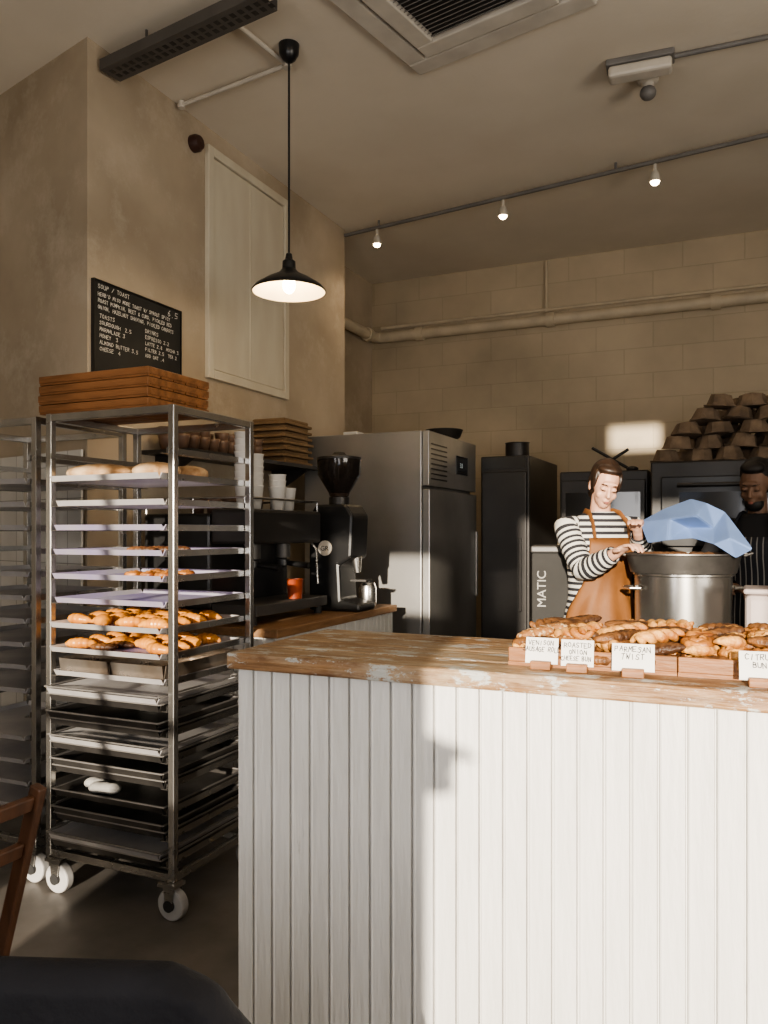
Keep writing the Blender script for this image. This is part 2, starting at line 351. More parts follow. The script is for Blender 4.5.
# ---------------------------------------------------------------- ceiling things
def railpt(px):
    lo,hi=3.0,9.0
    for _ in range(50):
        d=(lo+hi)/2;p=W(px,d=d);yy=5.35-.141*(p.x+2.72)
        if p.y<yy:lo=d
        else:hi=d
    return V((p.x,p.y,3.545))
t=thing('lighting_track','thin ceiling lighting track crossing the room above the kitchen','track',(-2.72,5.35,3.55))
B().beam((0,0,0),(4.4,-.62,0),.022,.022).build('rail',m_grey,t,bev=.004)
for x in (.3,2,3.6):B().cyl((x,-.141*x,.01),(x,-.141*x,.05),.008).build('hanger',m_grey,t)
for px,nm in ((377,'leftmost small spotlight on the ceiling track, nearest the plaster wall'),(503,'middle small spotlight on the ceiling track'),(655,'rightmost small spotlight on the ceiling track')):
    p=railpt(px);t=thing('spotlight',nm,'spotlight',p,group='spotlights on the ceiling track')
    B().cyl((0,0,-.01),(0,0,-.06),.01).build('stem',m_lgrey,t)
    B().lathe([(.012,-.05),(.022,-.06),(.03,-.1),(.032,-.115),(.027,-.115),(.02,-.08)],cap=False).build('lamp_head',m_lgrey,t,smooth=True)
    B().ell((0,0,-.115),(.026,.026,.022)).build('bulb',m_spot,t,smooth=True)
    l=bpy.data.lights.new('spot_light','SPOT');l.energy=14;l.color=(1,.78,.55);l.spot_size=2.4;l.spot_blend=1;l.shadow_soft_size=.03
    lo=bpy.data.objects.new('spot_light',l);C.objects.link(lo);lo.location=p+V((0,0,-.14))
pr=W(289,45,z=ZC)
t=thing('pendant_lamp','black enamel dish pendant lamp hanging on a long cord','pendant lamp',(pr.x,pr.y,2.457))
B().cyl((0,0,.17),(0,0,ZC-2.457-.05),.005).build('cord',m_black,t)
B().lathe([(.01,1.06),(.03,1.075),(.045,1.10),(.048,1.143)]).build('ceiling_rose',m_black,t,smooth=True)
B().lathe([(.168,0),(.172,0),(.172,.004),(.155,.025),(.10,.06),(.05,.085),(.032,.105),(.03,.11),(.028,.108),(.045,.081),(.095,.056),(.15,.021),(.168,0)],seg=48,cap=False).build('shade',m_black,t,smooth=True)
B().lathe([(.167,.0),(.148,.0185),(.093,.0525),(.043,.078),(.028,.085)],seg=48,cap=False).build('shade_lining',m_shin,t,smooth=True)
B().lathe([(.032,.10),(.03,.14),(.018,.15),(.014,.175),(.004,.18)]).build('lamp_cap',m_black,t,smooth=True)
B().ell((0,0,.03),(.03,.03,.038)).build('bulb',m_bulb,t,smooth=True)
l=bpy.data.lights.new('pendant_light','POINT');l.energy=6;l.color=(1,.75,.45);l.shadow_soft_size=.04
lo=bpy.data.objects.new('pendant_light',l);C.objects.link(lo);lo.location=(pr.x,pr.y,2.42)
cc=W(420,70,z=3.6);t=thing('ceiling_air_unit','square ceiling air conditioning cassette with dark louvred grille','air conditioner',(cc.x,cc.y,3.6),math.radians(-12))
S=.90
b=B();b.box(0,-S,-.03,S,-S+.1,0);b.box(0,-.1,-.03,S,0,0);b.box(0,-S+.1,-.03,.1,-.1,0);b.box(S-.1,-S+.1,-.03,S,-.1,0)
b.build('frame',m_lgrey,t,bev=.008)
b=B();b.box(.12,-S+.12,-.042,S-.12,-S+.21,-.005);b.box(.12,-.21,-.042,S-.12,-.12,-.005);b.box(.12,-S+.21,-.042,.21,-.21,-.005);b.box(S-.21,-S+.21,-.042,S-.12,-.21,-.005)
b.build('inner_frame',m_lgrey,t,bev=.006)
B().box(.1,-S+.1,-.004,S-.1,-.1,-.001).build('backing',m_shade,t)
b=B()
for i in range(18):
    y=-S+.225+i*.0265;b.bx((S/2,y,-.025),(.48,.017,.003),(.7,0,0))
b.build('grille',m_grille,t)
p1=W(268,3,z=3.47);p0=V((-2.70,2.90,3.47));p1=V((p1.x,p1.y,3.47))
t=thing('cable_tray','dark perforated metal cable tray hung under the ceiling by the wall','cable tray',p0,math.atan2(p1.y-p0.y,p1.x-p0.x))
L=(p1-p0).length
b=B();b.box(0,-.055,0,L,.055,.004);b.box(0,-.058,0,L,-.055,.05);b.box(0,.055,0,L,.058,.05);b.build('channel',m_traymetal,t)
b=B()
for i in range(22):
    b.box(.03+i*.044,-.03,-.001,.052+i*.044,-.005,.0);b.box(.03+i*.044,.008,-.001,.052+i*.044,.033,0)
b.build('slots',m_black,t)
for x in (.25,.8):B().cyl((x,0,.004),(x,0,.13),.006).build('hanger',m_traymetal,t)
pts=[(-2.70,3.40,3.57),(-1.99,3.31,3.57),(-2.03,2.95,3.57)]
t=thing('ceiling_conduit','pale ceiling conduit bending beside the pendant lamp','conduit',pts[0]);o=V(pts[0])
q=[V(p)-o for p in pts]
sk([q[0],q[1]],.011,'conduit',m_lgrey,t);sk([q[1],q[2]],.011,'conduit',m_lgrey,t)
B().cyl(q[1]+V((0,0,-.015)),q[1]+V((0,0,.02)),.022).build('junction_box',m_lgrey,t,smooth=True)
B().cyl(q[0]+V((0.02,0,-.015)),q[0]+V((.02,0,.02)),.018).build('end_clip',m_lgrey,t,smooth=True)
e=W(640,67,z=3.56);t=thing('emergency_light','rectangular bulkhead light box fixed to the ceiling with a conduit','emergency light',(e.x,e.y,3.6),math.radians(4))
B().box(-.155,-.05,-.03,.155,.05,0).build('base',m_grey,t,bev=.006)
B().box(-.145,-.045,-.085,.145,.045,-.03).build('diffuser',m_lgrey,t,bev=.015)
sk([(.155,0,-.02),(1.9,-.05,-.02)],.012,'conduit',m_grey,t)
e=W(648,92,z=3.52);t=thing('smoke_detector','round ceiling detector just behind the emergency light box','detector',(e.x,e.y,3.6))
B().lathe([(.05,0),(.05,-.03),(.03,-.04),(.03,-.06)][::-1]).build('base',m_lgrey,t,smooth=True)
B().ell((0,0,-.085),(.04,.04,.035)).build('sensor',m_grey,t,smooth=True)
# ---------------------------------------------------------------- left wall things
t=thing('wall_cupboard','tall cream cupboard door panel set high in the plaster wall','cupboard',(XW,3.66,2.20))
b=B();b.box(0,0,0,.03,.05,1.29);b.box(0,.81,0,.03,.86,1.29);b.box(0,.05,0,.03,.81,.05);b.box(0,.05,1.24,.03,.81,1.29);b.build('frame',m_cream,t,bev=.004)
b=B();b.box(0,.055,.055,.018,.805,1.235);d=b.build('door',m_cream,t,bev=.003)
B().box(.018,.42,.06,.022,.43,1.23).build('panel_bead',m_cream,t)
B().cyl((.018,.76,.62),(.045,.76,.62),.012).build('knob',m_lgrey,t,smooth=True)
p=W(193,144,x=XW);t=thing('wall_alarm','small round dark alarm sounder high on the plaster wall','alarm',p)
B().lathe([(.045,0),(.045,.03),(.035,.05),(.0,.055)],M=Matrix.Rotation(math.pi/2,4,'Y')).build('sounder',mat('dark_red',(.06,.025,.018),.5),t,smooth=True)
t=thing('chalkboard_menu','black chalkboard menu covered in handwritten text on the wall corner','chalkboard',(XW,2.82,2.06))
B().box(0,0,0,.015,.61,.44).build('board',m_chalk,t,bev=.002)
b=B();b.box(0,-.008,-.008,.02,0,.448);b.box(0,.61,-.008,.02,.618,.448);b.box(0,0,.44,.02,.61,.448);b.box(0,0,-.008,.02,.61,0);b.build('frame',m_black,t)
lines=[("SOUP / TOAST",.019,.02,.41),("HERB'D MISO MORE TOAST W/ SPROUT SPICY",.0165,.02,.375),("ROAST PUMPKIN, BEET & CURD, PICKLED RED",.0165,.02,.345),("ONION, HAZELNUT SHAVING, PICKLED CARROTS",.0165,.02,.315),
("TOASTS",.018,.03,.275),("SOURDOUGH  2.5",.0165,.03,.245),("MARMALADE 3",.0165,.03,.215),("HONEY  3",.0165,.03,.185),("ALMOND BUTTER 3.5",.0165,.03,.155),("CHEESE  4",.0165,.03,.125),("DRINKS",.018,.34,.275),("ESPRESSO 2.2",.0165,.34,.245),("LATTE 2.8  MOCHA 3",.0155,.34,.215),("FILTER 2.5  TEA 2",.0155,.34,.185),("ADD OAT .4",.0155,.34,.155),("6.5",.03,.51,.397)]
for s,z,yy,zz in lines:
    hand(s,z,.0028,(.0158,yy,zz),ON_LEFT,m_chtext,t,asp=.66 if len(s)<30 else .58)
t=thing('wall_shelf','dark wall shelf holding cups above the coffee machine','shelf',(XW,3.15,1.73))
B().box(0,0,0,.30,1.3,.02).build('board',m_dark,t)
for y in (.1,1.2):B().poly([(0,0),(0,-.15),(.02,-.15),(.25,-.01),(.25,0)],y,y+.015,axis='y').build('bracket',m_dark,t)
cupm=B().lathe([(.026,0),(.036,.06),(.04,.075),(.037,.075),(.033,.06),(.022,.006)]).mesh('cup');cupm.materials.append(m_bcup)
for p in cupm.polygons:p.use_smooth=True
for i in range(9):
    for j in range(2):
        for k in range(2 if (i+j)%3 else 1):
            o=put('cup',cupm);o.location=(XW+.21-j*.1,3.2+i*.082,1.75+k*.04);tag(o,'brown stoneware cup in the rows on the wall shelf','cup','stoneware cups on the wall shelf')
t=thing('cup_carriers','stack of brown kraft cup carriers at the end of the wall shelf','cup carriers',(XW+.16,4.20,1.75))
for i in range(7):
    B().box(-.13,-.17,i*.038,.13,.17,i*.038+.016,Matrix.Rotation(random.uniform(-.12,.12),4,'Z')).build('carrier',m_kraft,t,bev=.004)
    B().box(-.115,-.14,i*.038+.016,.115,.14,i*.038+.038).build('well',m_kraft,t,bev=.01)
# ---------------------------------------------------------------- bead board
def bead(b,L,z0,z1,pw=.053,gw=.006,gd=.007,M=None):
    pts=[];n=max(1,int(round(L/pw)));pw=L/n
    for i in range(n):
        u=i*pw
        pts+=[(u,0 if i else 0),(u+pw-gw*1.9,0),(u+pw-gw*1.8,gd),(u+pw-gw*1.15,gd),(u+pw-gw*1.0,0.0),(u+pw-gw*.5,-.0012)]
    pts.append((L,0))
    A=[b.bm.verts.new(V((p[0],p[1],z0))) for p in pts];Bt=[b.bm.verts.new(V((p[0],p[1],z1))) for p in pts]
    for i in range(len(pts)-1):b.bm.faces.new((A[i],A[i+1],Bt[i+1],Bt[i]))
    A2=[b.bm.verts.new(V((q,.018,z))) for q,z in ((0,z0),(L,z0),(L,z1),(0,z1))]
    b.bm.faces.new(A2)
    if M is not None:
        for v in A+Bt+A2:v.co=M@v.co
CX0,CX1,CY0,CY1,CH=-1.15,1.7,1.68,2.17,1.05
t=thing('service_counter','white tongue and groove panelled shop counter','counter',(CX0,CY0,0))
b=B();bead(b,CX1-CX0,0,1.01,gw=.0065,gd=.013);b.build('front_panel',m_white,t)
b=B();bead(b,CY1-CY0,0,1.01,M=Matrix.Rotation(-math.pi/2,4,'Z')@Matrix.Translation(V((-(CY1-CY0),0,0))));b.build('side_panel',m_white,t)
B().box(.019,.019,0,CX1-CX0,CY1-CY0,1.008).build('carcass',m_dark,t)
t=thing('counter_worktop','worn reclaimed wood worktop with flaking pale paint on its edge','worktop',(CX0-.02,CY0-.025,1.01))
for i in range(4):
    w=(CY1-CY0+.04)/4
    b=B();b.box(0,i*w,0,CX1-CX0+.02,i*w+w-.0015,.04+random.uniform(-.001,.001));b.build('plank',m_top,t,bev=.005)
# ---------------------------------------------------------------- coffee station
t=thing('coffee_station','white panelled side counter under the coffee machine','counter',(-2.71,2.95,0))
b=B();bead(b,1.25,0,.89,M=Matrix.Translation(V((.88,0,0)))@Matrix.Rotation(math.pi/2,4,'Z'));b.build('front_panel',m_white,t)
b=B();bead(b,.88,0,.89);b.build('side_panel',m_white,t)
B().box(0,.02,0,.86,1.25,.888).build('carcass',m_dark,t)
t=thing('station_worktop','wooden worktop under the coffee machine and grinder','worktop',(-2.71,2.93,.892))
B().box(0,0,0,.90,1.29,.038).build('board',m_wood2,t,bev=.004)
t=thing('espresso_machine','black and steel espresso machine with portafilters on the side counter','coffee machine',(-2.30,3.33,.93))
B().box(-.28,-.34,.06,.10,.34,.5).build('body',m_black,t,bev=.015)
B().box(.10,-.34,.36,.30,.34,.52).build('head_panel',m_dark,t,bev=.015)
B().box(.10,-.33,.04,.34,.33,.09).build('drip_tray',m_mach,t,bev=.005)
for y in (-.15,.12):
    g=B().cyl((.2,y,.36),(.2,y,.29),.038).build('group_head',m_mach,t,smooth=True)
    B().cyl((.2,y,.28),(.2,y,.25),.036).cyl((.2,y,.265),(.35,y,.25),.012,.016).build('portafilter',m_black,g,smooth=True)
for y in (-.3,.3):B().sweep([(.24,y,.38),(.29,y,.33),(.30,y,.15)],.006).build('steam_wand',m_steel,t,smooth=True)
b=B()
for x in (-.27,.28):b.cyl((x,-.33,.57),(x,.33,.57),.005,seg=8)
for y in (-.33,.33):
    b.cyl((-.27,y,.57),(.28,y,.57),.005,seg=8)
    for x in (-.27,0,.28):b.cyl((x,y,.5),(x,y,.57),.005,seg=8)
b.build('cup_rail',m_steel,t,smooth=True)
for x,y in ((-.24,-.3),(-.24,.3),(.3,-.3),(.3,.3)):B().cyl((x,y,0),(x,y,.065),.02).build('foot',m_rub,t)
pc=B().lathe([(.03,0),(.043,.11),(.046,.115),(.042,.115),(.028,.006)]).mesh('paper_cup');pc.materials.append(m_cup)
for p in pc.polygons:p.use_smooth=True
for (x,y,n,lb) in ((-2.12,3.14,9,'tall stack of white paper cups on the espresso machine'),(-2.14,3.26,6,'shorter stack of white paper cups on the espresso machine'),(-2.1,3.40,3,'low stack of white paper cups on the espresso machine'),(-2.12,3.53,1,'single white paper cup on the espresso machine nearest the grinder')):
    t=thing('cup_stack',lb,'cups',(x,y,1.452),group='paper cup stacks')
    for i in range(n):
        o=put('paper_cup',pc,t);o.location=(0,0,i*.03)
for i in range(8):
    o=put('cup',cupm);o.location=(-2.26-.09*(i%2),3.1+.085*(i//2)*1.4,1.432);tag(o,'brown stoneware cup standing on the espresso machine','cup','stoneware cups on the machine')
t=B().lathe([(.034,0),(.04,.09),(.043,.095),(.036,.095),(.03,.005)]).build('orange_cup',m_orange,smooth=True);t.location=(-2.0,3.40,1.022);tag(t,'orange cup on the drip tray of the espresso machine','cup')
t=thing('coffee_grinder','tall black coffee grinder with a smoked bean hopper','coffee grinder',(-1.98,3.83,.93))
b=B();b.poly([(-.13,0),(.17,0),(.17,.04),(.06,.06),(.05,.24),(.12,.28),(.13,.50),(.09,.56),(-.09,.56),(-.13,.50)],-.1,.1);b.build('body',m_black,t,bev=.015)
B().cyl((0,0,.56),(0,0,.60),.055).build('collar',m_dark,t,smooth=True)
B().lathe([(.045,.60),(.06,.63),(.115,.72),(.118,.80),(.115,.80),(.112,.72),(.055,.63)]).build('hopper',m_hop,t,smooth=True)
B().lathe([(.05,.605),(.062,.64),(.1,.70),(.0,.71)]).build('beans',m_beans,t,smooth=True)
B().lathe([(.12,.80),(.12,.812),(.04,.825),(.03,.84),(.0,.842)]).build('lid',m_dark,t,smooth=True)
B().cyl((-.03,-.099,.33),(-.03,-.107,.33),.04).build('badge',m_lgrey,t,smooth=True)
text('GR',.036,(-.055,-.1078,.317),ON_FRONT,m_ink,t)
B().cyl((.1,0,.28),(.11,0,.2),.03,.018).build('spout',m_steel,t,smooth=True)
B().bx((.13,0,.16),(.09,.07,.01)).build('fork',m_steel,t)
t=B().lathe([(.045,0),(.05,.02),(.05,.1),(.04,.13),(.036,.13),(.045,.1),(.04,.006)]).build('milk_jug',m_steel,smooth=True);t.location=(-1.93,4.08,.93);tag(t,'small steel milk jug beside the grinder','jug')
# ---------------------------------------------------------------- fridge
t=thing('steel_fridge','tall stainless steel upright fridge beside the plaster wall','fridge',(-2.56,4.47,0))
B().box(0,0,.12,.80,.93,1.95).build('body',m_side,t,bev=.006)
dr=B().box(.802,.01,.15,.85,.92,1.60).build('door',m_side,t,bev=.006)
B().box(.85,.88,.9,.868,.905,1.35).build('handle',m_side,dr,bev=.006)
fa=B().box(.802,.01,1.62,.845,.92,1.95).build('fascia',m_side,t,bev=.004)
B().box(.846,.50,1.72,.852,.72,1.84).build('display',m_dark2,fa)
text('3.0',.045,(.8525,.56,1.765),basis((0,1,0),(0,0,1)),mat('led',(.3,.32,.3),.4,em=(.7,.8,.8),es=.25),fa)
b=B()
for i in range(8):b.box(.845,.05,1.66+i*.03,.849,.32,1.668+i*.03)
b.build('vent',m_black,fa)
for x in (.08,.75):
    for y in (.08,.85):B().cyl((x,y,0),(x,y,.12),.025).build('foot',m_dark,t)
t=B().lathe([(.05,0),(.11,.04),(.13,.09),(.125,.09),(.1,.045),(.04,.008)]).build('mixing_bowl',m_dark,smooth=True);t.location=(-1.88,5.2,1.95);tag(t,'dark bowl sitting on top of the steel fridge','bowl')
t=B().box(-.05,-.05,0,.05,.05,.035).build('small_box',m_cup,bev=.004);t.location=(-2.3,4.65,1.95);tag(t,'small pale box on the fridge top near its left end','box')
t=thing('dark_freezer','tall black cabinet freezer standing right of the steel fridge','freezer',(-1.69,5.43,0))
B().box(0,0,.08,.345,.9,1.87).build('body',m_dark,t,bev=.008)
d=B().box(.015,-.03,.1,.33,-.002,1.76).build('door',m_dark,t,bev=.008)
B().box(.28,-.055,.8,.30,-.03,1.3).build('handle',m_dark,d,bev=.004)
B().box(.02,-.01,1.78,.325,-.001,1.86).build('fascia',m_black,t)
for x in (.05,.3):
    for y in (.06,.8):B().cyl((x,y,0),(x,y,.08),.02).build('foot',m_rub,t)
t=B().lathe([(.08,0),(.085,.03),(.085,.11),(.09,.115),(.08,.115),(.075,.01)]).build('saucepan',m_dark,smooth=True);t.location=(-1.5,5.7,1.87);tag(t,'dark round tin on top of the black freezer','tin')
t=thing('proving_cabinet','black two door proving cabinet behind the woman in stripes','cabinet',(-1.12,5.35,0))
B().box(0,0,.1,.56,.7,1.74).build('body',m_dark,t,bev=.008)
for i,x in enumerate((.015,.285)):
    d=B().box(x,-.03,.14,x+.26,-.002,1.68).build('door',m_dark,t,bev=.005)
    B().box(x+(.2 if i==0 else .02),-.05,.7,x+(.22 if i==0 else .04),-.03,1.2).build('handle',m_dark,d,bev=.004)
    B().box(x+.03,-.033,.9,x+.23,-.0305,1.6).build('window',m_dark2,d)
for x in (.05,.5):
    for y in (.06,.64):B().cyl((x,y,0),(x,y,.1),.02).build('foot',m_rub,t)
t=thing('peel_handles','dark pan rack handles crossed on top of the proving cabinet','utensils',(-.82,5.5,1.74))
B().cyl((-.1,0,.01),(.12,0,.15),.01).build('handle',m_black,t,smooth=True);B().cyl((.14,.03,.01),(-.12,.03,.17),.01).build('handle',m_black,t,smooth=True)
B().ell((.14,.03,.02),(.04,.03,.02)).build('head',m_black,t,smooth=True)
p=W(556,d=4.2);t=thing('steel_machine','slim dark machine with vertical lettering beside the woman','machine',(p.x,p.y,0),math.radians(12))
B().box(-.12,-.16,.05,.12,.2,1.24).build('body',m_panel,t,bev=.01)
B().box(-.125,-.17,1.24,.125,.21,1.275).build('lid',m_mach,t,bev=.008)
B().box(-.115,-.165,.35,.115,-.1605,1.22).build('front_panel',m_panel,t)
text('MATIC',.062,(-.05,-.166,.965),basis((0,0,1),(-1,0,0)),m_letter,t)
for x in (-.09,.09):
    for y in (-.12,.16):B().cyl((x,y,0),(x,y,.05),.018).build('foot',m_rub,t)
t=thing('deck_oven','large dark deck oven with glass doors under the basket pile','oven',(-.50,4.9,0))
B().box(0,0,.15,1.7,1.0,1.75).build('body',m_dark,t,bev=.01)
for i,z in enumerate((.3,.78,1.26)):
    d=B().box(.06,-.03,z,1.25,-.002,z+.40).build('door',m_black,t,bev=.006)
    B().box(.16,-.034,z+.09,1.15,-.031,z+.31).build('window',m_dark2,d)
    B().cyl((.15,-.065,z+.35),(1.15,-.065,z+.35),.012).cyl((.2,-.065,z+.35),(.2,-.03,z+.35),.008).cyl((1.1,-.065,z+.35),(1.1,-.03,z+.35),.008).build('handle',m_dark,d,smooth=True)
B().box(1.3,-.02,.3,1.65,-.002,1.66).build('control_panel',m_grey,t)
for x in (.08,1.6):
    for y in (.08,.9):B().cyl((x,y,0),(x,y,.15),.03).build('foot',m_rub,t)
def pulp(seed):
    rr=random.Random(seed);b=B();prof=[(.090,0),(.093,.008),(.084,.012),(.062,.066),(.055,.074),(.0,.072)]
    b.lathe(prof,seg=8)
    for v in b.bm.verts:
        v.co+=V((rr.uniform(-.006,.006),rr.uniform(-.006,.006),rr.uniform(-.002,.006)))
    me=b.mesh('pulp_basket');me.materials.append(m_pulp);return me
pul=[pulp(i) for i in range(4)]
for r_,x0,n in ((0,-.42,6),(1,-.37,6),(2,-.30,5),(3,-.21,5),(4,-.13,4)):
    for i in range(n):
        for dd in (0,1):
            o=put('pulp_basket',pul[(i+r_)%4]);o.location=(x0+i*.176+random.uniform(-.012,.012)+dd*.09,5.03+random.uniform(-.03,.03)+dd*.18,1.752+r_*.076)
            o.rotation_euler=(random.uniform(-.1,.1) if r_ else 0,random.uniform(-.12,.12) if r_ else 0,random.uniform(0,3));tag(o,'upturned grey brown moulded pulp shape in the pile on the oven','basket','upturned pulp shapes on the oven')
# ---------------------------------------------------------------- bench, pot
t=thing('work_bench','steel work bench behind the shop counter','bench',(-.41,3.18,0))
B().box(0,0,.83,1.65,.74,.87).build('top',m_steel,t,bev=.004)
B().box(.03,.04,.2,1.62,.70,.22).build('shelf',m_steel,t)
for x in (.04,1.61):
    for y in (.05,.69):B().cyl((x,y,0),(x,y,.83),.018).build('leg',m_steel,t,smooth=True)
pp=V((-.232,3.50,.87))
t=thing('stock_pot','large stainless steel stock pot with side handles','pot',pp)
B().lathe([(.176,0),(.186,.01),(.188,.298),(.195,.302),(.195,.310),(.184,.310),(.182,.02),(.0,.015)],seg=48).build('body',m_pot,t,smooth=True)
for a in (math.radians(25),math.radians(205)):
    c,s_=math.cos(a),math.sin(a);n=V((c,s_,0));tt=V((-s_,c,0))
    B().sweep([n*.19+tt*.05+V((0,0,.25)),n*.225+tt*.045+V((0,0,.25)),n*.225-tt*.045+V((0,0,.25)),n*.19-tt*.05+V((0,0,.25))],.007).build('handle',m_steel,t,smooth=True)
t=thing('roasting_tray','dark roasting tray resting across the stock pot','tray',(pp.x,pp.y,1.181),math.radians(10))
B().lathe([(.205,0),(.222,.07),(.232,.073),(.232,.079),(.214,.079),(.20,.008)],seg=40,sy=.78).build('pan',m_tray,t,smooth=True)
b=B()
for i in range(28):
    a=random.uniform(0,6.28);r=.16*math.sqrt(random.random());b.ell((r*math.cos(a),r*.75*math.sin(a),.06),(.035,.03,.024),(0,0,a),u=10,v=6)
b.build('filling',m_food,t,smooth=True)
for s in (-1,1):B().sweep([(s*.225,-.04,.07),(s*.255,-.035,.08),(s*.255,.035,.08),(s*.225,.04,.07)],.006,8).build('handle',m_tray,t,smooth=True)
t=thing('plastic_tub','pale plastic tub on the bench at the right edge','tub',(.13,3.31,.87))
B().box(-.13,-.11,0,.2,.12,.25).build('body',m_tub,t,bev=.02);B().box(-.135,-.115,.25,.205,.125,.27).build('lid',m_tub,t,bev=.008)
# ---------------------------------------------------------------- people
TOR=[(.84,.165,.125,0),(.95,.165,.126,0),(1.05,.142,.108,0),(1.14,.142,.108,0),(1.22,.155,.125,-.01),(1.29,.16,.125,-.01),(1.345,.168,.105,0),(1.385,.155,.082,0),(1.415,.10,.066,0),(1.435,.062,.057,-.005)]
def tor(z):
    if z<=TOR[0][0]:
        return (.165,.125,0)
    for a,c in zip(TOR,TOR[1:]):
        if z<=c[0]:
            k=(z-a[0])/(c[0]-a[0]);return tuple(a[i]+(c[i]-a[i])*k for i in (1,2,3))
    return TOR[-1][1:]
def setS(me,vals):
    a=me.attributes.new('s','FLOAT','POINT')
    for i,v in enumerate(vals):a.data[i].value=v
def rings(name,rows,m,parent,sfun,solid=.004,closed=True):
    me=bpy.data.meshes.new(name);vs=[];fs=[];n=len(rows[0])
    for r in rows:vs+=r
    for i in range(len(rows)-1):
        for k in range(n if closed else n-1):
            k2=(k+1)%n;fs.append((i*n+k,i*n+k2,(i+1)*n+k2,(i+1)*n+k))
    me.from_pydata([tuple(v) for v in vs],[],fs)
    setS(me,[sfun(i//n,v) for i,v in enumerate(vs)]);me.materials.append(m)
    for p in me.polygons:p.use_smooth=True
    return put(name,me,parent,solid=solid)
def handprims(b,w,d,n,curl,side):
    w,d,n=V(w),V(d).normalized(),V(n);n=(n-d*n.dot(d)).normalized();a=d.cross(n)
    R=Matrix((a,d,n)).transposed().to_4x4()
    T=Matrix.Translation(w+d*.042)@R
    b.ell((0,0,0),(.034,.044,.014),M=T);b.cap(w,w+d*.03,.021,.018)
    for i,(o,Lf) in enumerate(((-.026,.85),(-.009,1.0),(.009,.95),(.026,.75))):
        p=w+d*.074+a*o;ang=0
        for j,sg in enumerate((.034,.023,.018)):
            ang+=curl*(.6 if j==0 else 1)
            dd=d*math.cos(ang)-n*math.sin(ang)
            q=p+dd*sg*Lf;b.cap(p,q,.0082-.0008*j,.0077-.0008*j);p=q
    p=w+d*.02+a*side*.026;q=p+(d*.6+a*side*.7-n*.25).normalized()*.036;b.cap(p,q,.0115,.009)
    b.cap(q,q+(d*.95+a*side*.15-n*.3).normalized()*.028,.009,.0075)
